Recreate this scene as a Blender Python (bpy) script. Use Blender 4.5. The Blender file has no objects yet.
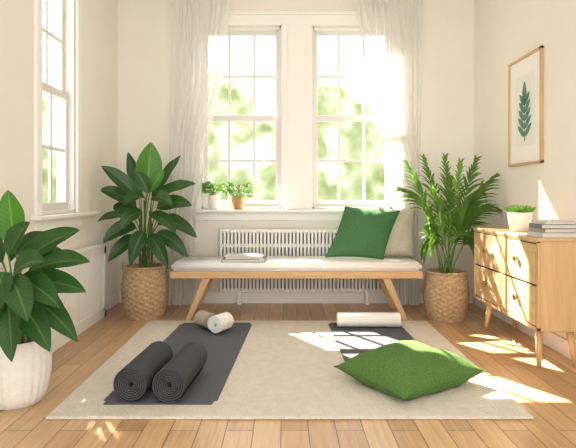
import bpy, bmesh, math, random
from mathutils import Vector, Matrix, noise
random.seed(7)
V=Vector
# ---------------------------------------------------------------- materials
def new_mat(name):
    m=bpy.data.materials.new(name); m.use_nodes=True
    nt=m.node_tree
    return m,nt,nt.nodes['Principled BSDF'],nt.nodes['Material Output']
def simple(name,col,rough=0.6,metal=0,noise_amt=0.0,nscale=20,bump=0.0,bscale=60,spec=0.5,sheen=0):
    m,nt,b,o=new_mat(name)
    b.inputs['Base Color'].default_value=(*col,1); b.inputs['Roughness'].default_value=rough
    b.inputs['Metallic'].default_value=metal
    b.inputs['Specular IOR Level'].default_value=spec
    if sheen: b.inputs['Sheen Weight'].default_value=sheen
    tc=nt.nodes.new('ShaderNodeTexCoord')
    n=nt.nodes.new('ShaderNodeTexNoise'); n.inputs['Scale'].default_value=nscale; n.inputs['Detail'].default_value=5
    nt.links.new(tc.outputs['Object'],n.inputs['Vector'])
    if noise_amt:
        r=nt.nodes.new('ShaderNodeValToRGB')
        r.color_ramp.elements[0].position=.3; r.color_ramp.elements[1].position=.7
        r.color_ramp.elements[0].color=(*[c*(1-noise_amt) for c in col],1)
        r.color_ramp.elements[1].color=(*[min(1,c*(1+noise_amt)) for c in col],1)
        nt.links.new(n.outputs['Fac'],r.inputs['Fac']); nt.links.new(r.outputs['Color'],b.inputs['Base Color'])
    if bump:
        n2=nt.nodes.new('ShaderNodeTexNoise'); n2.inputs['Scale'].default_value=bscale; n2.inputs['Detail'].default_value=4
        nt.links.new(tc.outputs['Object'],n2.inputs['Vector'])
        bp=nt.nodes.new('ShaderNodeBump'); bp.inputs['Strength'].default_value=bump; bp.inputs['Distance'].default_value=.01
        nt.links.new(n2.outputs['Fac'],bp.inputs['Height']); nt.links.new(bp.outputs['Normal'],b.inputs['Normal'])
    return m
def wood(name,c1,c2,axis,rough=.45):
    m,nt,b,o=new_mat(name)
    tc=nt.nodes.new('ShaderNodeTexCoord'); mp=nt.nodes.new('ShaderNodeMapping')
    s=[14,14,14]; s[axis]=1.2
    mp.inputs['Scale'].default_value=s
    n=nt.nodes.new('ShaderNodeTexNoise'); n.inputs['Scale'].default_value=2.5; n.inputs['Detail'].default_value=7; n.inputs['Distortion'].default_value=.8
    r=nt.nodes.new('ShaderNodeValToRGB'); r.color_ramp.elements[0].position=.3; r.color_ramp.elements[1].position=.72
    r.color_ramp.elements[0].color=(*c1,1); r.color_ramp.elements[1].color=(*c2,1)
    nt.links.new(tc.outputs['Object'],mp.inputs['Vector']); nt.links.new(mp.outputs[0],n.inputs['Vector'])
    nt.links.new(n.outputs['Fac'],r.inputs['Fac']); nt.links.new(r.outputs['Color'],b.inputs['Base Color'])
    b.inputs['Roughness'].default_value=rough
    return m
def leafmat(name,dark,light,rib,trans=.25):
    m,nt,b,o=new_mat(name)
    uv=nt.nodes.new('ShaderNodeUVMap'); sx=nt.nodes.new('ShaderNodeSeparateXYZ')
    nt.links.new(uv.outputs[0],sx.inputs[0])
    # veins
    a=nt.nodes.new('ShaderNodeMath'); a.operation='SUBTRACT'; a.inputs[1].default_value=.5
    nt.links.new(sx.outputs[0],a.inputs[0])
    ab=nt.nodes.new('ShaderNodeMath'); ab.operation='ABSOLUTE'; nt.links.new(a.outputs[0],ab.inputs[0])
    mm=nt.nodes.new('ShaderNodeMath'); mm.operation='MULTIPLY_ADD'; mm.inputs[1].default_value=-.35
    nt.links.new(ab.outputs[0],mm.inputs[0]); nt.links.new(sx.outputs[1],mm.inputs[2])
    si=nt.nodes.new('ShaderNodeMath'); si.operation='MULTIPLY'; si.inputs[1].default_value=75
    nt.links.new(mm.outputs[0],si.inputs[0])
    s2=nt.nodes.new('ShaderNodeMath'); s2.operation='SINE'; nt.links.new(si.outputs[0],s2.inputs[0])
    mr=nt.nodes.new('ShaderNodeMapRange'); mr.inputs[1].default_value=-1; mr.inputs[2].default_value=1
    nt.links.new(s2.outputs[0],mr.inputs[0])
    mx=nt.nodes.new('ShaderNodeMix'); mx.data_type='RGBA'
    mx.inputs[6].default_value=(*dark,1); mx.inputs[7].default_value=(*light,1)
    nt.links.new(mr.outputs[0],mx.inputs[0])
    rr=nt.nodes.new('ShaderNodeValToRGB'); rr.color_ramp.elements[0].color=(1,1,1,1); rr.color_ramp.elements[1].color=(0,0,0,1)
    rr.color_ramp.elements[0].position=.015; rr.color_ramp.elements[1].position=.05
    nt.links.new(ab.outputs[0],rr.inputs[0])
    mx2=nt.nodes.new('ShaderNodeMix'); mx2.data_type='RGBA'
    nt.links.new(rr.outputs[0],mx2.inputs[0]); nt.links.new(mx.outputs[2],mx2.inputs[6]); mx2.inputs[7].default_value=(*rib,1)
    nt.links.new(mx2.outputs[2],b.inputs['Base Color'])
    b.inputs['Roughness'].default_value=.38
    t=nt.nodes.new('ShaderNodeBsdfTranslucent'); nt.links.new(mx2.outputs[2],t.inputs[0])
    ms=nt.nodes.new('ShaderNodeMixShader'); ms.inputs[0].default_value=trans
    nt.links.new(b.outputs[0],ms.inputs[1]); nt.links.new(t.outputs[0],ms.inputs[2]); nt.links.new(ms.outputs[0],o.inputs[0])
    return m

M={}
M['wall']=simple('wall_paint',(.83,.785,.715),.85,noise_amt=.012,nscale=3,bump=.04,bscale=150,spec=.2)
M['ceil']=simple('ceiling_paint',(.86,.85,.82),.9)
M['trim']=simple('trim_white',(.87,.855,.82),.45)
M['sash']=simple('sash_white',(.72,.70,.67),.5)
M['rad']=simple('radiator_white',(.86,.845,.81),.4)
M['radgap']=simple('radiator_gap',(.30,.29,.28),.8)  # grey back plate, shade between the white fins put into its colour
M['oak']=wood('oak_x',(.54,.33,.155),(.66,.43,.225),0)
M['oaky']=wood('oak_y',(.54,.35,.175),(.64,.43,.235),1)
M['oakz']=wood('oak_z',(.54,.34,.165),(.64,.42,.225),2)
M['gap']=simple('drawer_gap',(.07,.035,.015),.8)  # dark sheet behind the drawer fronts, painted shade for the slits
M['brass']=simple('brass',(.48,.29,.11),.35,metal=1)
M['cushion']=simple('cushion_linen',(.94,.925,.90),.9,noise_amt=.02,nscale=90,bump=.06,bscale=220,spec=.2)
M['cream']=simple('cream_linen',(.60,.53,.44),.9,noise_amt=.06,nscale=60,bump=.15,bscale=200,spec=.2)
M['green']=simple('green_linen',(.088,.178,.045),.9,noise_amt=.28,nscale=130,bump=.35,bscale=250,spec=.2)
M['green2']=simple('green_velvet',(.070,.175,.078),.9,noise_amt=.22,nscale=130,bump=.3,bscale=250,spec=.2)
M['mat']=simple('mat_grey',(.105,.11,.125),.85,noise_amt=.08,nscale=120,bump=.2,bscale=300,spec=.25)
M['matdark']=simple('mat_charcoal',(.055,.057,.065),.85,noise_amt=.1,nscale=120,bump=.2,bscale=300,spec=.25)
M['towel']=simple('towel_white',(.84,.82,.79),.95,bump=.4,bscale=250)
M['taupe']=simple('towel_taupe',(.46,.37,.30),.95,bump=.4,bscale=250)
M['potw']=simple('ceramic_white',(.80,.79,.76),.45,noise_amt=.02,bump=.05,bscale=40)
M['potr']=simple('pot_ribbed',(.80,.78,.74),.8,noise_amt=.04,nscale=30,bump=.3,bscale=90)
M['terra']=simple('terracotta',(.50,.27,.12),.7,noise_amt=.1)
M['soil']=simple('soil',(.05,.032,.02),.95,noise_amt=.4,bump=.8,bscale=60)
M['basket']=simple('seagrass',(.46,.31,.175),.85,noise_amt=.28,nscale=45,bump=.3,bscale=120)
M['stem']=simple('stem_green',(.09,.18,.035),.5)
M['stemb']=simple('stem_brown',(.15,.12,.05),.7)
M['paper']=simple('paper',(.86,.84,.79),.7)
M['art']=simple('art_green',(.12,.24,.17),.8,noise_amt=.2)
M['art2']=simple('art_panel',(.78,.80,.74),.8)
M['bk1']=simple('book_grey',(.16,.17,.18),.6); M['bk2']=simple('book_white',(.60,.60,.59),.6)
M['bk3']=simple('book_taupe',(.34,.28,.22),.6); M['page']=simple('pages',(.66,.62,.55),.8)
M['leafA']=leafmat('leaf_dark',(.020,.080,.013),(.026,.095,.017),(.08,.17,.04),.25)
M['leafB']=leafmat('leaf_light',(.07,.23,.02),(.085,.26,.025),(.18,.34,.07),.4)
M['leafP']=leafmat('palm_leaf',(.095,.215,.02),(.12,.255,.028),(.15,.29,.045),.42)
M['leafS']=leafmat('small_leaf',(.11,.27,.03),(.15,.32,.04),(.2,.38,.07),.4)

# rug
m,nt,b,o=new_mat('rug_wool'); M['rug']=m
tc=nt.nodes.new('ShaderNodeTexCoord')
n=nt.nodes.new('ShaderNodeTexNoise'); n.inputs['Scale'].default_value=16; n.inputs['Detail'].default_value=10; n.inputs['Roughness'].default_value=.8
r=nt.nodes.new('ShaderNodeValToRGB'); r.color_ramp.elements[0].position=.3; r.color_ramp.elements[1].position=.7
r.color_ramp.elements[0].color=(.62,.56,.475,1); r.color_ramp.elements[1].color=(.76,.70,.615,1)
nt.links.new(tc.outputs['Object'],n.inputs['Vector']); nt.links.new(n.outputs['Fac'],r.inputs[0]); nt.links.new(r.outputs[0],b.inputs['Base Color'])
b.inputs['Roughness'].default_value=1; b.inputs['Specular IOR Level'].default_value=.1
n2=nt.nodes.new('ShaderNodeTexNoise'); n2.inputs['Scale'].default_value=70; n2.inputs['Detail'].default_value=5
bp=nt.nodes.new('ShaderNodeBump'); bp.inputs['Strength'].default_value=1; bp.inputs['Distance'].default_value=.012
nt.links.new(tc.outputs['Object'],n2.inputs['Vector']); nt.links.new(n2.outputs['Fac'],bp.inputs['Height']); nt.links.new(bp.outputs[0],b.inputs['Normal'])

# floor planks
m,nt,b,o=new_mat('oak_floor'); M['floor']=m
tc=nt.nodes.new('ShaderNodeTexCoord'); sx=nt.nodes.new('ShaderNodeSeparateXYZ'); cx=nt.nodes.new('ShaderNodeCombineXYZ')
nt.links.new(tc.outputs['Object'],sx.inputs[0]); nt.links.new(sx.outputs[1],cx.inputs[0]); nt.links.new(sx.outputs[0],cx.inputs[1])
br=nt.nodes.new('ShaderNodeTexBrick'); br.inputs['Scale'].default_value=1; br.inputs['Brick Width'].default_value=1.5
br.inputs['Row Height'].default_value=.135; br.inputs['Mortar Size'].default_value=.0026; br.inputs['Mortar Smooth'].default_value=.2
br.offset=.37; br.offset_frequency=2; br.inputs['Bias'].default_value=0
br.inputs['Color1'].default_value=(.44,.255,.12,1); br.inputs['Color2'].default_value=(.62,.405,.22,1); br.inputs['Mortar'].default_value=(.15,.085,.04,1)
nt.links.new(cx.outputs[0],br.inputs['Vector'])
mp=nt.nodes.new('ShaderNodeMapping'); mp.inputs['Scale'].default_value=(1.3,22,1); nt.links.new(cx.outputs[0],mp.inputs[0])
n=nt.nodes.new('ShaderNodeTexNoise'); n.inputs['Scale'].default_value=2; n.inputs['Detail'].default_value=8; n.inputs['Distortion'].default_value=1
nt.links.new(mp.outputs[0],n.inputs['Vector'])
mr=nt.nodes.new('ShaderNodeMapRange'); mr.inputs[1].default_value=.3; mr.inputs[2].default_value=.7; mr.inputs[3].default_value=.82; mr.inputs[4].default_value=1.14
nt.links.new(n.outputs['Fac'],mr.inputs[0])
vm=nt.nodes.new('ShaderNodeVectorMath'); vm.operation='SCALE'; nt.links.new(br.outputs['Color'],vm.inputs[0]); nt.links.new(mr.outputs[0],vm.inputs['Scale'])
nt.links.new(vm.outputs[0],b.inputs['Base Color']); b.inputs['Roughness'].default_value=.30
bp=nt.nodes.new('ShaderNodeBump'); bp.inputs['Strength'].default_value=.25; bp.inputs['Distance'].default_value=.003; bp.invert=True
nt.links.new(br.outputs['Fac'],bp.inputs['Height']); nt.links.new(bp.outputs[0],b.inputs['Normal'])

# sheer curtain
m,nt,b,o=new_mat('sheer_voile'); M['sheer']=m
b.inputs['Base Color'].default_value=(.92,.905,.88,1); b.inputs['Roughness'].default_value=.9
t=nt.nodes.new('ShaderNodeBsdfTranslucent'); t.inputs[0].default_value=(.86,.845,.82,1)
tr=nt.nodes.new('ShaderNodeBsdfTransparent')
m1=nt.nodes.new('ShaderNodeMixShader'); m1.inputs[0].default_value=.45
m2=nt.nodes.new('ShaderNodeMixShader'); m2.inputs[0].default_value=.32
nt.links.new(b.outputs[0],m1.inputs[1]); nt.links.new(t.outputs[0],m1.inputs[2])
nt.links.new(m1.outputs[0],m2.inputs[1]); nt.links.new(tr.outputs[0],m2.inputs[2]); nt.links.new(m2.outputs[0],o.inputs[0])
# glass
m,nt,b,o=new_mat('window_glass'); M['glass']=m
tr=nt.nodes.new('ShaderNodeBsdfTransparent'); gl=nt.nodes.new('ShaderNodeBsdfGlossy'); gl.inputs['Roughness'].default_value=.02
ms=nt.nodes.new('ShaderNodeMixShader'); ms.inputs[0].default_value=.04
nt.links.new(tr.outputs[0],ms.inputs[1]); nt.links.new(gl.outputs[0],ms.inputs[2]); nt.links.new(ms.outputs[0],o.inputs[0])

# ---------------------------------------------------------------- builder
class B:
    def __init__(s,name):
        s.name=name; s.bm=bmesh.new(); s.mats=[]; s.uv=s.bm.loops.layers.uv.new('UVMap'); s.clampx=None
    def mi(s,k):
        if k not in s.mats: s.mats.append(k)
        return s.mats.index(k)
    def box(s,a,b,mat,bev=0,mtx=None,seg=2):
        a=V(a);b=V(b); c=(a+b)/2; d=b-a
        t=bmesh.new(); bmesh.ops.create_cube(t,size=1)
        for v in t.verts: v.co=V((v.co.x*d.x,v.co.y*d.y,v.co.z*d.z))
        if bev: bmesh.ops.bevel(t,geom=list(t.edges),offset=bev,segments=seg,profile=.5,affect='EDGES')
        mt=Matrix.Translation(c) if mtx is None else mtx@Matrix.Translation(c)
        s.merge(t,mat,mt,smooth=False)
    def merge(s,t,mat,mt=Matrix.Identity(4),smooth=True):
        k=s.mi(mat); mp={}
        for v in t.verts: mp[v]=s.bm.verts.new(mt@v.co)
        for f in t.faces:
            nf=s.bm.faces.new([mp[v] for v in f.verts]); nf.material_index=k; nf.smooth=smooth
        t.free()
    def grid(s,rows,mat,closed=False,uvs=None,smooth=True):
        k=s.mi(mat)
        vs=[[s.bm.verts.new(p) for p in r] for r in rows]
        n=len(rows[0])
        for i in range(len(rows)-1):
            for j in range(n if closed else n-1):
                j2=(j+1)%n
                try: f=s.bm.faces.new((vs[i][j],vs[i][j2],vs[i+1][j2],vs[i+1][j]))
                except Exception: continue
                f.material_index=k; f.smooth=smooth
                if uvs:
                    for l,(a,c) in zip(f.loops,((i,j),(i,j2),(i+1,j2),(i+1,j))): l[s.uv].uv=uvs[a][c]
        return vs
    def cap(s,ring,mat):
        f=s.bm.faces.new(ring); f.material_index=s.mi(mat); f.smooth=False
    def tube(s,pts,rad,mat,seg=8,caps=True):
        pts=[V(p) for p in pts]; rows=[]
        up=V((.123,.2,1)).normalized()
        for i,p in enumerate(pts):
            t=(pts[min(i+1,len(pts)-1)]-pts[max(i-1,0)]).normalized()
            ref=up if abs(t.dot(up))<.95 else V((1,0,0))
            a=t.cross(ref).normalized(); c=a.cross(t)
            r=rad[i] if isinstance(rad,(list,tuple)) else rad
            rows.append([p+(a*math.cos(2*math.pi*j/seg)+c*math.sin(2*math.pi*j/seg))*r for j in range(seg)])
        vs=s.grid(rows,mat,True)
        if caps: s.cap(vs[0],mat); s.cap(list(reversed(vs[-1])),mat)
    def lathe(s,prof,c,mat,seg=48,rf=None,capb=True,capt=False):
        c=V(c); rows=[]
        for i,(r,z) in enumerate(prof):
            rows.append([c+V((math.cos(2*math.pi*j/seg)*(r+(rf(i,j) if rf else 0)),math.sin(2*math.pi*j/seg)*(r+(rf(i,j) if rf else 0)),z)) for j in range(seg)])
        vs=s.grid(rows,mat,True)
        if capb: s.cap(vs[0],mat)
        if capt: s.cap(vs[-1],mat)
    def leaf(s,p0,p3,w,mat,arch=.1,hint=(0,-.7,.7),n=12,fold=.25,wave=.0,prof=(.55,.75)):
        p0=V(p0);p3=V(p3); c=(p0+p3)/2+V((0,0,1))*arch
        hint=V(hint).normalized(); a,b=prof; pk=a/(a+b); mxv=pk**a*(1-pk)**b
        rows=[];uvs=[]; us=(-1,-.66,-.33,-.04,.04,.33,.66,1)
        ph=random.random()*6
        for i in range(n+1):
            t=i/n; p=p0*(1-t)**2+c*2*t*(1-t)+p3*t*t
            tg=((c-p0)*(1-t)+(p3-c)*t).normalized()
            sd=tg.cross(hint)
            if sd.length<.05: sd=tg.cross(V((1,0,.3)))
            sd.normalize(); nm=sd.cross(tg)
            tt=min(max(t,.004),.996)
            ww=w*.5*(tt**a*(1-tt)**b)/mxv
            r=[]
            for u in us:
                q=p+sd*u*ww+nm*(fold*abs(u)**1.2*ww+wave*ww*math.sin(t*14+ph+u)*abs(u))
                if s.clampx is not None: q.x=max(q.x,s.clampx[0]) if s.clampx[1]>0 else min(q.x,s.clampx[0])
                r.append(q)
            rows.append(r); uvs.append([((u+1)/2,t) for u in us])
        s.grid(rows,mat,uvs=uvs)
    def done(s,sub=0,recalc=True,weld=False):
        if weld: bmesh.ops.remove_doubles(s.bm,verts=s.bm.verts,dist=1e-5)
        if recalc: bmesh.ops.recalc_face_normals(s.bm,faces=s.bm.faces)
        me=bpy.data.meshes.new(s.name); 
        # origin at bottom centre
        xs=[v.co for v in s.bm.verts]
        lo=V((min(p.x for p in xs),min(p.y for p in xs),min(p.z for p in xs))); hi=V((max(p.x for p in xs),max(p.y for p in xs),max(p.z for p in xs)))
        org=V(((lo.x+hi.x)/2,(lo.y+hi.y)/2,lo.z))
        bmesh.ops.translate(s.bm,verts=s.bm.verts,vec=-org)
        s.bm.to_mesh(me); s.bm.free()
        for k in s.mats: me.materials.append(M[k])
        ob=bpy.data.objects.new(s.name,me); ob.location=org; bpy.context.collection.objects.link(ob)
        if sub:
            md=ob.modifiers.new('sub','SUBSURF'); md.levels=sub; md.render_levels=sub
        return ob

# ---------------------------------------------------------------- room
XL,XR,YB,YF,ZC=-1.78,2.01,5.32,-0.6,3.35
T=.16
def quick(name,a,b,mat,bev=0):
    q=B(name); q.box(a,b,mat,bev); return q.done()
quick('floor',(XL-T,YF,-.1),(XR+T,YB+T,0),'floor')
quick('ceiling',(XL-T,YF,ZC),(XR+T,YB+T,ZC+.1),'ceil')
WB,WT=1.0,2.95           # window opening bottom / top
W1=(-.89,-.04); W2=(.29,1.14)
w=B('wall_back')
w.box((XL-T,YB,0),(XR+T,YB+T,WB),'wall'); w.box((XL-T,YB,WT),(XR+T,YB+T,ZC),'wall')
w.box((XL-T,YB,WB),(W1[0],YB+T,WT),'wall'); w.box((W1[1],YB,WB),(W2[0],YB+T,WT),'wall'); w.box((W2[1],YB,WB),(XR+T,YB+T,WT),'wall')
w.done()
LY=(3.62,4.24)
w=B('wall_left')
w.box((XL-T,YF,0),(XL,YB,WB),'wall'); w.box((XL-T,YF,WT),(XL,YB,ZC),'wall')
w.box((XL-T,YF,WB),(XL,LY[0],WT),'wall'); w.box((XL-T,LY[1],WB),(XL,YB,WT),'wall'); w.done()
quick('wall_right',(XR,YF,0),(XR+T,YB,ZC),'wall')
quick('baseboard_back',(XL+.016,YB-.018,0),(XR-.016,YB-.0005,.12),'trim',.004)
quick('baseboard_left',(XL+.0005,YF,0),(XL+.016,YB-.02,.12),'trim',.004)
quick('baseboard_right',(XR-.016,YF,0),(XR-.0005,YB-.02,.12),'trim',.004)

def window(name,u0,u1,z0,z1,mp):
    """double hung sash window; local (u,d,z) -> world through mp; d=0 wall face, d>0 outwards"""
    q=B(name)
    def bx(a,b,mat='sash',bev=.003):
        A=V(mp(*a));Bv=V(mp(*b))
        q.box((min(A.x,Bv.x),min(A.y,Bv.y),min(A.z,Bv.z)),(max(A.x,Bv.x),max(A.y,Bv.y),max(A.z,Bv.z)),mat,bev)
    e=.0015
    # jamb
    bx((u0+e,0,z0+e),(u0+.022,.15,z1-e)); bx((u1-.022,0,z0+e),(u1-e,.15,z1-e)); bx((u0+e,0,z1-.03),(u1-e,.15,z1-e)); bx((u0+e,0,z0+e),(u1-e,.15,z0+.03))
    zm=(z0+z1)/2; a0=u0+.021; a1=u1-.021; st=.040
    for (b0,b1,d) in ((zm-.032,z1-.03,.082),(z0+.03,zm+.032,.05)):
        bx((a0,d,b0),(a0+st,d+.0315,b1)); bx((a1-st,d,b0),(a1,d+.0315,b1))
        bx((a0,d+.0005,b0),(a1,d+.031,b0+.062)); bx((a0,d+.0005,b1-.062 if b1<zm+.1 else b1-.045),(a1,d+.031,b1))
        nc=3 if (u1-u0)>.7 else 2
        for i in range(1,nc):
            uu=a0+(a1-a0)*i/nc; bx((uu-.014,d+.006,b0+.03),(uu+.014,d+.026,b1-.03),bev=.002)
        zz=(b0+b1)/2; bx((a0+.02,d+.0065,zz-.014),(a1-.02,d+.0255,zz+.014),bev=.002)
        c4=[mp(a0+.02,d+.016,b0+.03),mp(a1-.02,d+.016,b0+.03),mp(a1-.02,d+.016,b1-.03),mp(a0+.02,d+.016,b1-.03)]
        f=q.bm.faces.new([q.bm.verts.new(p) for p in c4]); f.material_index=q.mi('glass')
    return q.done()
bm_=lambda u,d,z:(u,YB+d,z)
window('window_1',W1[0],W1[1],WB,WT,bm_)
window('window_2',W2[0],W2[1],WB,WT,bm_)
window('window_3',LY[0],LY[1],WB,WT,lambda u,d,z:(XL-d,u,z))
# casings
q=B('trim_1')
y0,y1=YB-.025,YB-.0005
q.box((W1[0]-.09,y0,WB),(W1[0],y1,WT),'trim',.004); q.box((W2[1],y0,WB),(W2[1]+.09,y1,WT),'trim',.004)
q.box((W1[1],y0,WB),(W2[0],y1,WT),'trim',.004); q.box((W1[1]+.07,y0-.012,WB),(W2[0]-.07,y0,WT),'trim',.004)
q.box((W1[0]-.09,y0,WT),(W2[1]+.09,y1,WT+.11),'trim',.004); q.box((W1[0]-.11,y0-.02,WT+.11),(W2[1]+.11,y1,WT+.14),'trim',.004)
q.box((W1[0]-.09,y0,WB-.12),(W2[1]+.09,y1,WB-.03),'trim',.004)
q.done()
quick('trim_2',(W1[0]-.13,YB-.125,WB-.03),(W2[1]+.13,YB-.0005,WB-.001),'trim',.006)
q=B('trim_3'); x0,x1=XL+.0005,XL+.025
q.box((x0,LY[0]-.08,WB),(x1,LY[0],WT),'trim',.004); q.box((x0,LY[1],WB),(x1,LY[1]+.08,WT),'trim',.004)
q.box((x0,LY[0]-.08,WT),(x1,LY[1]+.08,WT+.1),'trim',.004)
q.box((x0,LY[0]-.08,WB-.11),(x1,LY[1]+.08,WB-.03),'trim',.004)
q.box((x0,LY[0]-.12,WB-.03),(XL+.07,LY[1]+.42,WB-.001),'trim',.006)
q.done()

# ---------------------------------------------------------------- radiators
q=B('radiator'); rx0,rx1=-.68,1.06; ry0,ry1=5.215,5.275
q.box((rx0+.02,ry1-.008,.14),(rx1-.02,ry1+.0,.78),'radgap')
for zc in (.775,.62,.15): q.box((rx0,ry0+.008,zc-.018),(rx1,ry1,zc+.018),'rad',.006)
nf=46
for i in range(nf):
    x=rx0+.012+(rx1-rx0-.024)*i/(nf-1); q.box((x-.0115,ry0,.14),(x+.0115,ry1-.01,.785),'rad',.005)
for x in (rx0+.2,rx1-.2): q.box((x-.02,ry0+.01,0.0),(x+.02,ry1-.01,.14),'rad',.003)
q.box((rx0+.1,ry1,.5),(rx0+.16,YB-.001,.55),'rad'); q.box((rx1-.16,ry1,.5),(rx1-.1,YB-.001,.55),'rad')
q.done()
q=B('radiator_cover'); cy0,cy1=3.05,4.74; cx0,cx1=XL+.018,XL+.085
q.box((cx0,cy0,0.0),(cx1-.02,cy1,.66),'rad',.003)
q.box((cx0,cy0-.01,.66),(cx1+.005,cy1+.01,.69),'rad',.005)
q.box((cx0,cy0,0),(cx1,cy1,.10),'rad',.003); q.box((cx0,cy0,.60),(cx1,cy1,.66),'rad',.003)
q.box((cx0,cy0,0),(cx1,cy0+.07,.66),'rad',.003); q.box((cx0,cy1-.05,0),(cx1,cy1,.66),'rad',.003)
k=int((cy1-cy0-.12)/.035)
for i in range(k):
    y=cy0+.09+i*.035; q.box((cx1-.022,y-.011,.1),(cx1-.006,y+.011,.60),'rad',.003)
q.done()

# ---------------------------------------------------------------- curtains
def curtain(name,L,R,folds,seed):
    """L,R: functions height-> x edges"""
    q=B(name); rows=[]; nz=46; nx=140; z0,z1=.015,3.24
    for i in range(nz+1):
        z=z0+(z1-z0)*i/nz; a,b=L(z),R(z); r=[]
        for j in range(nx+1):
            u=j/nx; x=a+(b-a)*u
            y=5.168+.026*math.sin(u*folds*2*math.pi+.5*math.sin(z*1.3+seed))+.010*math.sin(u*folds*4.7*math.pi+z*.8+seed)
            x+=.012*math.sin(u*folds*2*math.pi*1.3+z*1.1+seed)
            yl=5.19 if z<1.03 else 5.25
            r.append((x,min(y,yl),z))
        rows.append(r)
    q.grid(rows,'sheer')
    return q.done(recalc=False)
def lerp(pts):
    def f(z):
        if z<=pts[0][0]: return pts[0][1]
        for (a,b),(c,d) in zip(pts,pts[1:]):
            if z<=c:
                t=(z-a)/(c-a); t=t*t*(3-2*t); return b+(d-b)*t
        return pts[-1][1]
    return f
curtain('sheer_curtain',lerp([(0,-1.22),(1,-1.20),(3.3,-1.17)]),lerp([(0,-.92),(.9,-.92),(1.5,-.84),(2.4,-.64),(3.3,-.56)]),8,1.0)
curtain('sheer_curtain',lerp([(0,1.12),(.9,1.14),(1.5,1.06),(2.4,.84),(3.3,.73)]),lerp([(0,1.38),(1,1.38),(3.3,1.42)]),8,2.6)
q=B('curtain_rod'); q.tube([(-1.35,5.165,3.27),(1.55,5.165,3.27)],.012,'brass',12)
for x in (-1.33,1.53): q.tube([(x,5.165,3.27),(x,5.319,3.27)],.008,'brass',8)
q.done()

# ---------------------------------------------------------------- bench
bench=B('daybed_bench')
bx0,bx1,by0,by1=-1.05,1.26,4.56,5.11
bench.box((bx0,by0,.385),(bx1,by1,.452),'oak',.008)
for sx_ in (-1,1):
    for yy,dy in ((by0+.055,-.03),(by1-.055,.03)):
        xt=(bx0+.33) if sx_<0 else (bx1-.33); xb=xt+sx_*.17
        t=bmesh.new(); bmesh.ops.create_cube(t,size=1)
        for v in t.verts:
            top=v.co.z>0; wx=.075 if top else .048; wy=.055 if top else .04
            v.co=V(((xt if top else xb)+v.co.x*wx,(yy if top else yy+dy)+v.co.y*wy,.386 if top else 0.0))
        bmesh.ops.bevel(t,geom=list(t.edges),offset=.005,segments=2,affect='EDGES')
        bench.merge(t,'oakz',smooth=False)
    xt=(bx0+.31) if sx_<0 else (bx1-.31)
    bench.box((xt-.03,by0+.05,.33),(xt+.03,by1-.05,.386),'oaky',.004)
bench.box((bx0+.3,4.81,.34),(bx1-.3,4.86,.386),'oak',.004)
# cushion
t=bmesh.new(); bmesh.ops.create_cube(t,size=1)
for v in t.verts: v.co=V((v.co.x*(bx1-bx0-.01),v.co.y*(by1-by0-.01),v.co.z*.078))
bmesh.ops.bevel(t,geom=list(t.edges),offset=.024,segments=4,affect='EDGES')
bench.merge(t,'cushion',Matrix.Translation(((bx0+bx1)/2,(by0+by1)/2,.490)),smooth=True)
bench.done()
SEAT=.529

# ---------------------------------------------------------------- pillows
def pillow(name,c00,c10,c11,c01,th,mat,seed=0,flat=False,wr=.012):
    c00,c10,c11,c01=map(V,(c00,c10,c11,c01)); N=44
    nrm=(c10-c00).cross(c01-c00).normalized()
    q=B(name); k=q.mi(mat)
    def P(u,v,side):
        a=2*u-1;b=2*v-1
        pa=a*(1-.07*(1-b*b)); pb=b*(1-.07*(1-a*a))
        uu=(pa+1)/2; vv=(pb+1)/2
        p=c00*(1-uu)*(1-vv)+c10*uu*(1-vv)+c11*uu*vv+c01*(1-uu)*vv
        e=max((1-abs(a)**2.4)*(1-abs(b)**2.4),0)
        h=e**.6
        ang=math.atan2(b,a); rr=math.hypot(a,b)
        wv=noise.noise(V((a*1.6+seed,b*1.6,seed*1.7+side)))*wr*1.1
        # creases running in from the corners and seams
        wv+=wr*.55*math.sin(ang*11+seed+1.5*noise.noise(V((a*2,b*2,seed))))*max(0,rr-.4)
        return p+nrm*side*max(h*(th/2)+wv*min(1,e*5),0)
    top=[[q.bm.verts.new(P(i/N,j/N,1)) for j in range(N+1)] for i in range(N+1)]
    bot=[[top[i][j] if i in(0,N) or j in(0,N) else q.bm.verts.new(P(i/N,j/N,-1)) for j in range(N+1)] for i in range(N+1)]
    for i in range(N):
        for j in range(N):
            f=q.bm.faces.new((top[i][j],top[i+1][j],top[i+1][j+1],top[i][j+1])); f.smooth=True
            f=q.bm.faces.new((bot[i][j],bot[i][j+1],bot[i+1][j+1],bot[i+1][j])); f.smooth=True
    # piping seam
    rim=[top[i][0].co.copy() for i in range(N)]+[top[N][j].co.copy() for j in range(N)]+[top[i][N].co.copy() for i in range(N,0,-1)]+[top[0][j].co.copy() for j in range(N,0,-1)]
    rim.append(rim[0]); q.tube(rim,.004,mat,6,caps=False)
    if flat is not False:
        for v in q.bm.verts: v.co.z=max(v.co.z,flat)
    return q.done()
pillow('floor_cushion',(.30,3.06,.10),(.63,2.66,.07),(1.20,2.98,.10),(.86,3.42,.115),.27,'green',3.1,flat=.0245)
pillow('green_throw_pillow',(.385,4.74,.562),(.935,4.76,.537),(1.12,4.865,1.00),(.585,4.86,1.04),.19,'green2',1.3,flat=SEAT+.001)
pillow('cream_throw_pillow',(.88,4.975,.54),(1.27,4.955,.54),(1.315,5.04,1.02),(.95,5.065,1.03),.14,'cream',5.3,flat=SEAT+.001)

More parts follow.
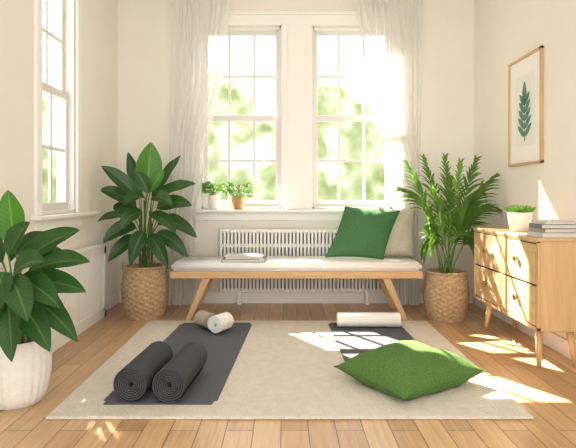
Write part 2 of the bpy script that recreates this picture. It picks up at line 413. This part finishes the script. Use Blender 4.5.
# ---------------------------------------------------------------- rug and mats
q=B('area_rug')
q.box((-1.225,2.555,0.001),(1.275,4.52,.016),'rug',.006,seg=3); q.done()
def mat_flat(name,x0,x1,y0,y1,skew,z):
    q=B(name); t=bmesh.new(); bmesh.ops.create_cube(t,size=1)
    bmesh.ops.bevel(t,geom=[e for e in t.edges if abs(e.verts[0].co.z-e.verts[1].co.z)>.5],offset=.03,segments=5,affect='EDGES')
    for v in t.verts:
        yy=(v.co.y+.5); v.co=V((x0+(x1-x0)*(v.co.x+.5)+skew*yy,y0+(y1-y0)*yy,z+(v.co.z+.5)*.006))
    q.merge(t,'mat',smooth=False); return q.done()
mat_flat('yoga_mat',-1.0,-.375,2.70,4.42,.09,.0165)
mat_flat('yoga_mat',.41,1.03,3.25,4.42,-.03,.0165)
MZ=.0228
def roll(name,c,ln,R,yaw,mat,pitch=.0105,th=.008,r0=.012,ph=0,zb=MZ):
    q=B(name); turns=(R-th/2-r0)/pitch; n=int(turns*30)
    mt=Matrix.Translation(V((c[0],c[1],zb+R+.0005)))@Matrix.Rotation(yaw,4,'Z')
    outer=[];inner=[]
    for i in range(n+1):
        a=ph+2*math.pi*turns*i/n; r=r0+pitch*turns*i/n
        tt=th/2 if i<n-4 else th/2*(n-i+.5)/5
        outer.append((math.cos(a)*(r+tt),math.sin(a)*(r+tt))); inner.append((math.cos(a)*(r-tt),math.sin(a)*(r-tt)))
    def pt(p,y,s=1): return mt@V((p[0]*s,y,p[1]*s))
    loop=outer+inner[::-1]
    rows=[[pt(p,y) for p in loop] for y in (-ln/2,-ln/2+.006,ln/2-.006,ln/2)]
    vs=q.grid(rows,mat,True)
    m_=len(loop); k=q.mi(mat)
    for ve in (vs[0],vs[-1]):
        for i in range(n):
            f=q.bm.faces.new((ve[i],ve[i+1],ve[m_-2-i],ve[m_-1-i])); f.material_index=k; f.smooth=False
    return q.done()
roll('rolled_yoga_mat',(-.822,2.96),.50,.098,-.07,'matdark',ph=1.2,pitch=.0125)
roll('rolled_yoga_mat',(-.605,2.95),.50,.098,-.09,'matdark',ph=2.2,pitch=.0125)
roll('rolled_towel',(.71,4.26),.53,.070,math.pi/2-.02,'towel',pitch=.017,th=.015,r0=.012,ph=.5)
roll('rolled_hand_towel',(-.665,4.22),.15,.074,.75,'taupe',pitch=.016,th=.014,r0=.012,ph=1)
roll('rolled_hand_towel',(-.525,4.10),.17,.078,-.5,'towel',pitch=.017,th=.015,r0=.012,ph=1)

# ---------------------------------------------------------------- books
def books(name,c,specs,yaw):
    q=B(name); z=c[2]
    for (w_,d_,h_,mt_,dy) in specs:
        mtx=Matrix.Translation(V((c[0],c[1],z)))@Matrix.Rotation(yaw+dy,4,'Z')
        q.box((-w_/2,-d_/2,0),(w_/2,d_/2,.003),mt_,.001,mtx); q.box((-w_/2,-d_/2,h_-.003),(w_/2,d_/2,h_),mt_,.001,mtx)
        q.box((-w_/2+.005,-d_/2+.005,.003),(w_/2-.003,d_/2-.005,h_-.003),'page',0,mtx)
        q.box((-w_/2,-d_/2,0.0005),(-w_/2+.004,d_/2,h_-.0005),mt_,.001,mtx)
        z+=h_+.0005
    return q.done()
books('book_stack',(-.38,4.72,SEAT+.001),[(.40,.26,.028,'bk1',0),(.35,.22,.028,'bk2',.12)],-.05)

# ---------------------------------------------------------------- cabinet
CX0,CX1,CY0,CY1,CZ0,CZ1=1.665,1.985,3.29,4.41,.25,.865
q=B('wooden_dresser')
q.box((CX0+.012,CY0,CZ0),(CX1,CY1,CZ1-.022),'oakz',.004)
q.box((CX0-.006,CY0-.008,CZ1-.022),(CX1,CY1+.008,CZ1),'oaky',.005)
fr=.024; ym=(CY0+CY1)/2; zt=CZ1-.022; zm=(CZ0+zt)/2
q.box((CX0,CY0,CZ0),(CX0+.02,CY0+fr,zt),'oakz',.002); q.box((CX0,CY1-fr,CZ0),(CX0+.02,CY1,zt),'oakz',.002)
q.box((CX0,CY0,CZ0),(CX0+.02,CY1,CZ0+fr),'oaky',.002); q.box((CX0,CY0,zt-.012),(CX0+.02,CY1,zt),'oaky',.002)
q.box((CX0,ym-.012,CZ0),(CX0+.02,ym+.012,zt),'oakz',.002)
q.box((CX0+.0075,CY0+.01,CZ0+.01),(CX0+.0125,CY1-.01,zt-.005),'gap')
for (a,b_) in ((CY0+fr,ym-.012),(ym+.012,CY1-fr)):
    for (c_,d_) in ((CZ0+fr,zm),(zm,zt-.012)):
        q.box((CX0-.002,a+.011,c_+.008),(CX0+.012,b_-.011,d_-.008),'oaky',.002)
        yy=(a+b_)/2; zz=(c_+d_)/2+.01; X=CX0-.002
        q.tube([(X+.001,yy,zz),(X-.012,yy,zz),(X-.014,yy,zz),(X-.024,yy,zz),(X-.029,yy,zz)],[.007,.007,.021,.024,.018],'brass',16)
for yy,s_ in ((CY0+.10,-1),(CY1-.22,1)):
    for xx,t_ in ((CX0+.055,-1),(CX1-.06,1)):
        q.tube([(xx,yy,CZ0+.002),(xx+t_*.02,yy+s_*.045,0.0)],[.026,.015],'oakz',16)
q.box((CX0+.03,CY0+.06,CZ0-.02),(CX1-.03,CY1-.15,CZ0),'oaky')
q.done()
books('book_stack',(1.83,3.42,CZ1+.001),[(.25,.20,.032,'bk2',0),(.23,.18,.026,'bk3',.05),(.24,.17,.028,'bk1',-.04),(.21,.16,.022,'bk2',.06)],.05)

# ---------------------------------------------------------------- picture
q=B('framed_botanical_print'); py0,py1,pz0,pz1=3.88,4.45,1.40,2.31; fx=XR-.0002
fw=.022
q.box((fx-.025,py0,pz0),(fx,py0+fw,pz1),'oakz',.002); q.box((fx-.025,py1-fw,pz0),(fx,py1,pz1),'oakz',.002)
q.box((fx-.025,py0,pz0),(fx,py1,pz0+fw),'oaky',.002); q.box((fx-.025,py0,pz1-fw),(fx,py1,pz1),'oaky',.002)
q.box((fx-.012,py0+.01,pz0+.01),(fx-.002,py1-.01,pz1-.01),'paper')
q.box((fx-.0135,py0+.12,pz0+.16),(fx-.012,py1-.12,pz1-.16),'art2')
yc=(py0+py1)/2
def aleaf(y0,z0,y1,z1,w_):
    q.leaf((fx-.0155,y0,z0),(fx-.0155,y1,z1),w_,'art',arch=0,hint=(-1,0,0),n=8,fold=0)
q.tube([(fx-.0155,yc,pz0+.2),(fx-.0155,yc,pz0+.55)],.003,'art',6)
aleaf(yc,pz0+.50,yc,pz0+.70,.075)
for i in range(5):
    z_=pz0+.24+i*.065; l=.12-.008*i
    aleaf(yc,z_,yc+l,z_+.10,.05); aleaf(yc,z_,yc-l,z_+.10,.05)
q.done()

# ---------------------------------------------------------------- plants
def bez(a,b,c,n=10): return [V(a)*(1-t)**2+V(b)*2*t*(1-t)+V(c)*t*t for t in [i/n for i in range(n+1)]]
def px(x,y,d): return V(((x-285)/500*d,d,1.15-(y-195)/500*d))
def basket(q,c,h,rb,rm,rt,handles=None):
    rows=40; seg=112; prof=[]
    for i in range(rows+1):
        t=i/rows; r=rb+(rm-rb)*math.sin(min(t/.55,1)*math.pi/2) if t<.55 else rm+(rt-rm)*((t-.55)/.45)**1.3
        prof.append((r,.001+t*h))
    q.lathe(prof,(c[0],c[1],0),'basket',seg,rf=lambda i,j:.0065*math.sin(i*math.pi/2+ (j//4)*math.pi+.6))
    q.lathe([(rt-.012,h),(rt-.016,h-.12)],(c[0],c[1],0),'basket',48,capb=False)
    q.lathe([(rt-.014,h-.05),(.002,h-.045)],(c[0],c[1],0),'soil',32,capb=False)
    # braided rim
    for ph in (0,math.pi):
        pts=[]
        for k_ in range(145):
            a=2*math.pi*k_/144; o_=a*28+ph
            pts.append((c[0]+(rt-.004+.007*math.cos(o_))*math.cos(a),c[1]+(rt-.004+.007*math.cos(o_))*math.sin(a),h+.004+.007*math.sin(o_)))
        q.tube(pts,.008,'basket',6,caps=False)
    if handles:
        for a in handles:
            ca,sa=math.cos(a),math.sin(a); tx,ty=-sa,ca; pts=[]
            for k_ in range(17):
                t=k_/16; u=math.cos(math.pi*t)*.06; zz=h-.03+math.sin(math.pi*t)*.085
                pts.append((c[0]+(rt+.006)*ca+tx*u,c[1]+(rt+.006)*sa+ty*u,zz))
            q.tube(pts,.010,'basket',8)

def leafy(q,spec,root,petiole_r,soilz,lw):
    for (x0,y0,x1,y1,d0,d1,w_,mat,arch) in spec:
        p0=px(x0,y0,d0); p1=px(x1,y1,d1)
        rt=V((root[0]+random.uniform(-.04,.04),root[1]+random.uniform(-.04,.04),soilz))
        mid=V((rt.x*.6+p0.x*.4,rt.y*.6+p0.y*.4,p0.z*.75+rt.z*.25))
        q.tube(bez(rt,mid,p0,8),[petiole_r*(1-.05*k_) for k_ in range(9)],'stem',6)
        h=V((random.uniform(-.45,.45),-.7,.55+random.uniform(-.3,.4)))
        q.leaf(p0,p1,w_*lw,mat,arch=arch,hint=h,n=14,fold=random.uniform(.12,.45),wave=.08,prof=(.6,.85))

# back-left plant
q=B('potted_rubber_plant'); q.clampx=(-1.70,1)
bc=(-1.325,4.74); basket(q,bc,.47,.175,.215,.19,handles=(math.pi*1.12,-.1))
A='leafA';Lb='leafB'
spec=[(147,193,151,142,4.7,4.72,26,Lb,.02),(152,196,181,155,4.75,4.8,15,A,.04),(141,196,128,152,4.8,4.85,14,A,.03),
(155,196,196,184,4.65,4.6,15,A,.06),(139,198,101,166,4.65,4.55,15,A,.05),(136,206,98,190,4.72,4.62,15,A,.07),
(134,218,97,222,4.6,4.5,15,A,.09),(157,208,192,206,4.6,4.5,15,A,.08),(157,220,197,238,4.65,4.6,16,A,.10),
(136,228,103,243,4.6,4.5,16,A,.10),(139,238,108,262,4.62,4.52,15,A,.09),(156,234,188,258,4.62,4.55,15,A,.10),
(149,236,168,268,4.55,4.45,15,A,.08),(144,232,130,266,4.55,4.42,15,A,.09),(150,214,176,234,4.5,4.38,16,A,.09),
(142,212,118,232,4.5,4.38,16,A,.09),(145,198,124,206,4.55,4.4,15,A,.08),
(152,198,172,206,4.55,4.42,15,A,.07),(138,215,112,208,4.85,4.95,15,A,.07),
(158,225,182,222,4.85,4.95,15,A,.07),(148,192,136,172,4.6,4.62,14,A,.03),(150,192,165,170,4.6,4.62,13,Lb,.03)]
leafy(q,spec,bc,.006,.42,.0095)
for dx,dy,hh in ((0,0,1.05),(.05,.03,.95),(-.05,.02,.9)):
    q.tube(bez((bc[0]+dx,bc[1]+dy,.41),(bc[0]+dx*1.4,bc[1]+dy,.8),(bc[0]+dx*.8,bc[1]+dy-.03,hh+.05),8),[.013-.0006*i for i in range(9)],'stemb',8)
q.done(recalc=False)

# front-left plant
q=B('potted_peace_lily'); q.clampx=(-1.745,1)
pc=(-1.485,2.78)
prof=[(.105,.0),(.13,.01),(.15,.06),(.168,.16),(.172,.26),(.166,.34),(.160,.36),(.152,.36),(.148,.33)]
q.lathe(prof,(pc[0],pc[1],0),'potr',96,rf=lambda i,j:.003*math.sin(j*math.pi/2))
q.lathe([(.152,.33),(.002,.335)],(pc[0],pc[1],0),'soil',32,capb=False)
spec=[(14,246,8,190,2.75,2.75,30,Lb,.02),(22,262,80,230,2.7,2.62,24,A,.04),(28,272,90,262,2.65,2.55,24,A,.05),
(26,285,86,292,2.6,2.5,24,A,.06),(24,296,78,342,2.6,2.48,24,A,.07),(16,300,50,352,2.55,2.42,26,A,.06),
(8,300,12,362,2.5,2.38,28,A,.06),(2,290,-30,345,2.5,2.4,26,A,.06),(10,262,46,232,2.85,2.95,23,A,.04),
(2,262,-32,225,2.8,2.85,25,A,.04),(-2,275,-45,262,2.7,2.7,25,A,.05),(14,272,44,262,2.5,2.4,24,A,.04),
(18,280,60,308,2.5,2.36,25,A,.05),(10,278,28,322,2.42,2.3,25,A,.05),(4,272,-8,318,2.42,2.32,25,A,.05),
(20,268,62,250,2.9,3.0,23,A,.05),(8,255,30,222,2.7,2.68,22,A,.03),(24,290,66,318,2.85,2.95,23,A,.05),(0,255,-16,203,2.9,2.95,24,A,.04)]
leafy(q,spec,pc,.006,.335,.0054)
q.done(recalc=False)

# palm
q=B('potted_areca_palm'); q.clampx=(1.96,-1)
pb=(1.50,4.66); basket(q,pb,.43,.165,.205,.18)
def frond(base,tip,arch,L,wd=.023,nl=17):
    c=(V(base)+V(tip))/2+V((0,0,arch)); pts=bez(base,c,tip,24)
    q.tube(pts,[.006-.0045*i/24 for i in range(25)],'stem',6)
    n=len(pts)-1
    for k_ in range(nl):
        s=.36+.63*k_/(nl-1); i=s*n; i0=min(int(i),n-1); f=i-i0
        p=pts[i0].lerp(pts[i0+1],f); tg=(pts[i0+1]-pts[i0]).normalized()
        sd=tg.cross(V((0,-.5,1))); 
        if sd.length<.15: sd=V((1,0,0))
        sd.normalize(); prog=(s-.36)/.63
        ln=L*(.7+.4*math.sin(math.pi*min(prog*1.1+.1,1)))*(1-.35*prog)*random.uniform(.85,1.12)
        for sg in (-1,1):
            dr=(sd*sg*(.75-.35*prog)+tg*(1.0+.5*prog)+V((random.uniform(-.15,.15),random.uniform(-.15,.15),random.uniform(-.15,.15)))).normalized()
            e=p+dr*ln+V((0,0,-ln*.42)); 
            e.y=min(max(e.y,4.44),5.1)
            if e.z<1.02: e.x=max(e.x,1.285)
            q.leaf(p,e,wd,'leafP',arch=ln*.2,hint=(random.uniform(-.3,.3),-.6,.8),n=6,fold=.3,prof=(.35,.8))
fr_=[(445,158,4.75,.05),(476,160,4.7,.14),(496,176,4.6,.30),(408,166,4.7,.22),(404,190,4.6,.32),(494,208,4.55,.38),
(424,160,4.85,.12),(460,164,4.55,.07),(424,226,4.5,.36),(488,240,4.52,.38),(434,192,4.5,.2),(472,198,4.5,.22),
(424,246,4.7,.38),(450,180,4.95,.05),(484,186,4.9,.22),(434,240,4.5,.36),(470,242,4.5,.38)]
for (x,y,d,ar) in fr_:
    b0=V((pb[0]+random.uniform(-.05,.05),pb[1]+random.uniform(-.05,.05),.38))
    tp=px(x,y,d); frond(b0,tp,ar,.27)
q.done(recalc=False)

def small_pot(name,c,z,r,h,mat,kind,lim=None):
    q=B(name)
    q.lathe([(r*.72,0),(r*.8,.004),(r*.95,h*.6),(r,h*.95),(r,h),(r*.9,h),(r*.88,h*.85)],(c[0],c[1],z),mat,40)
    q.lathe([(r*.89,h*.86),(.001,h*.88)],(c[0],c[1],z),'soil',24,capb=False)
    if kind=='leafy':
        for k_ in range(36):
            a=random.random()*2*math.pi; l=random.uniform(.05,.13); el=random.uniform(.15,1.4)
            b=V((c[0]+math.cos(a)*r*.3,c[1]+math.sin(a)*r*.3,z+h*.85))
            e=b+V((math.cos(a)*math.cos(el)*l,math.sin(a)*math.cos(el)*l*.4,math.sin(el)*l+.02))
            dirn=(e-b); q.tube([b,b+dirn*.5+V((0,0,.01)),e],.0018,'stem',5)
            e2=e+V((math.cos(a)*.06,math.sin(a)*.01,random.uniform(-.03,.03)))
            q.leaf(e,e2,.05,'leafS',arch=.015,hint=(random.uniform(-.3,.3),-.6,.7),n=6,fold=.2)
        for v in q.bm.verts:
            v.co.y=min(v.co.y,5.312); v.co.x=min(max(v.co.x,lim[0]),lim[1])
    else:
        for k_ in range(170):
            a=random.random()*2*math.pi; rr=r*.8*math.sqrt(random.random()); el=1.55-rr/r*.9
            b=V((c[0]+math.cos(a)*rr,c[1]+math.sin(a)*rr,z+h*.86)); l=random.uniform(.05,.09)
            e=b+V((math.cos(a)*math.cos(el)*l,math.sin(a)*math.cos(el)*l,math.sin(el)*l))
            q.leaf(b,e,.009,'leafS',arch=.008,hint=(0,-.8,.6),n=4,fold=.3)
    return q.done(recalc=False)
SZ=WB-.0005
small_pot('potted_ivy',(-.75,5.252),SZ,.062,.15,'potw','leafy',(-.875,-.628))
small_pot('potted_herb',(-.50,5.252),SZ,.064,.13,'terra','leafy',(-.624,-.35))
small_pot('potted_succulent',(1.84,3.92),CZ1+.001,.09,.15,'potw','grass')

# added tree, out of view, blocks the sun from the left window
q=B('garden_tree')
tc_=V((-4.35,7.6,5.97))
q.tube(bez((-5.4,8.0,-.1),(-5.2,8.0,2.5),tc_,10),[.12-.008*i for i in range(11)],'stemb',10)
for i in range(10):
    a=i*2.4; q.tube([tc_+V((0,0,-1.0+.18*i)),tc_+V((math.cos(a)*.7,math.sin(a)*.7,-.6+.2*i))],[.03,.01],'stemb',6)
for i in range(1100):
    while True:
        d=V((random.uniform(-1,1),random.uniform(-1,1),random.uniform(-1,1)))
        if d.length<=1: break
    p=tc_+V((d.x*1.1,d.y*1.1,d.z*1.6)); e=p+V((random.uniform(-.25,.25),random.uniform(-.25,.25),random.uniform(-.25,.1)))
    q.leaf(p,e,.16,'leafA',arch=.02,hint=(random.uniform(-1,1),random.uniform(-1,1),.6),n=3)
q.done(recalc=False)

# ---------------------------------------------------------------- light
wd=bpy.data.worlds.new('sky_world'); bpy.context.scene.world=wd; wd.use_nodes=True
nt=wd.node_tree; bg=nt.nodes['Background']
tc=nt.nodes.new('ShaderNodeTexCoord'); sx=nt.nodes.new('ShaderNodeSeparateXYZ'); nt.links.new(tc.outputs['Generated'],sx.inputs[0])
n=nt.nodes.new('ShaderNodeTexNoise'); n.inputs['Scale'].default_value=26; n.inputs['Detail'].default_value=1.8
nt.links.new(tc.outputs['Generated'],n.inputs['Vector'])
r=nt.nodes.new('ShaderNodeValToRGB'); cr=r.color_ramp
cr.elements[0].position=.32; cr.elements[0].color=(.125,.165,.055,1)
cr.elements[1].position=.66; cr.elements[1].color=(.34,.34,.27,1)
e=cr.elements.new(.50); e.color=(.215,.25,.115,1)
nt.links.new(n.outputs['Fac'],r.inputs[0])
n2=nt.nodes.new('ShaderNodeTexNoise'); n2.inputs['Scale'].default_value=9; n2.inputs['Detail'].default_value=2
nt.links.new(tc.outputs['Generated'],n2.inputs['Vector'])
ad=nt.nodes.new('ShaderNodeMath'); ad.operation='MULTIPLY_ADD'; ad.inputs[1].default_value=-.6
nt.links.new(n2.outputs['Fac'],ad.inputs[0]); nt.links.new(sx.outputs[2],ad.inputs[2])
mr=nt.nodes.new('ShaderNodeMapRange'); mr.inputs[1].default_value=-.20; mr.inputs[2].default_value=-0.04; mr.inputs[3].default_value=1; mr.inputs[4].default_value=0
nt.links.new(ad.outputs[0],mr.inputs[0])
my=nt.nodes.new('ShaderNodeMapRange'); my.inputs[1].default_value=.1; my.inputs[2].default_value=.4
nt.links.new(sx.outputs[1],my.inputs[0])
mu=nt.nodes.new('ShaderNodeMath'); mu.operation='MULTIPLY'; nt.links.new(mr.outputs[0],mu.inputs[0]); nt.links.new(my.outputs[0],mu.inputs[1])
mx=nt.nodes.new('ShaderNodeMix'); mx.data_type='RGBA'; mx.inputs[6].default_value=(1.0,.98,.945,1)
nt.links.new(mu.outputs[0],mx.inputs[0]); nt.links.new(r.outputs[0],mx.inputs[7])
nt.links.new(mx.outputs[2],bg.inputs[0]); bg.inputs[1].default_value=3.4

sd=bpy.data.lights.new('sun','SUN'); sd.energy=44; sd.angle=.010; sd.color=(1,.92,.78)
so=bpy.data.objects.new('sun',sd); bpy.context.collection.objects.link(so)
so.rotation_euler=V((.60,-.92,-1.0)).to_track_quat('-Z','Y').to_euler(); so.location=(-2,9,6)

# ---------------------------------------------------------------- camera
cd=bpy.data.cameras.new('camera'); cam=bpy.data.objects.new('camera',cd); bpy.context.collection.objects.link(cam)
cam.location=(0,0,1.15); cam.rotation_euler=(math.pi/2,0,0)
cd.sensor_width=36; cd.lens=500/576*36; cd.shift_x=3/576; cd.shift_y=-29/576; cd.clip_start=.05
bpy.context.scene.camera=cam
bpy.context.scene.view_settings.view_transform='Standard'
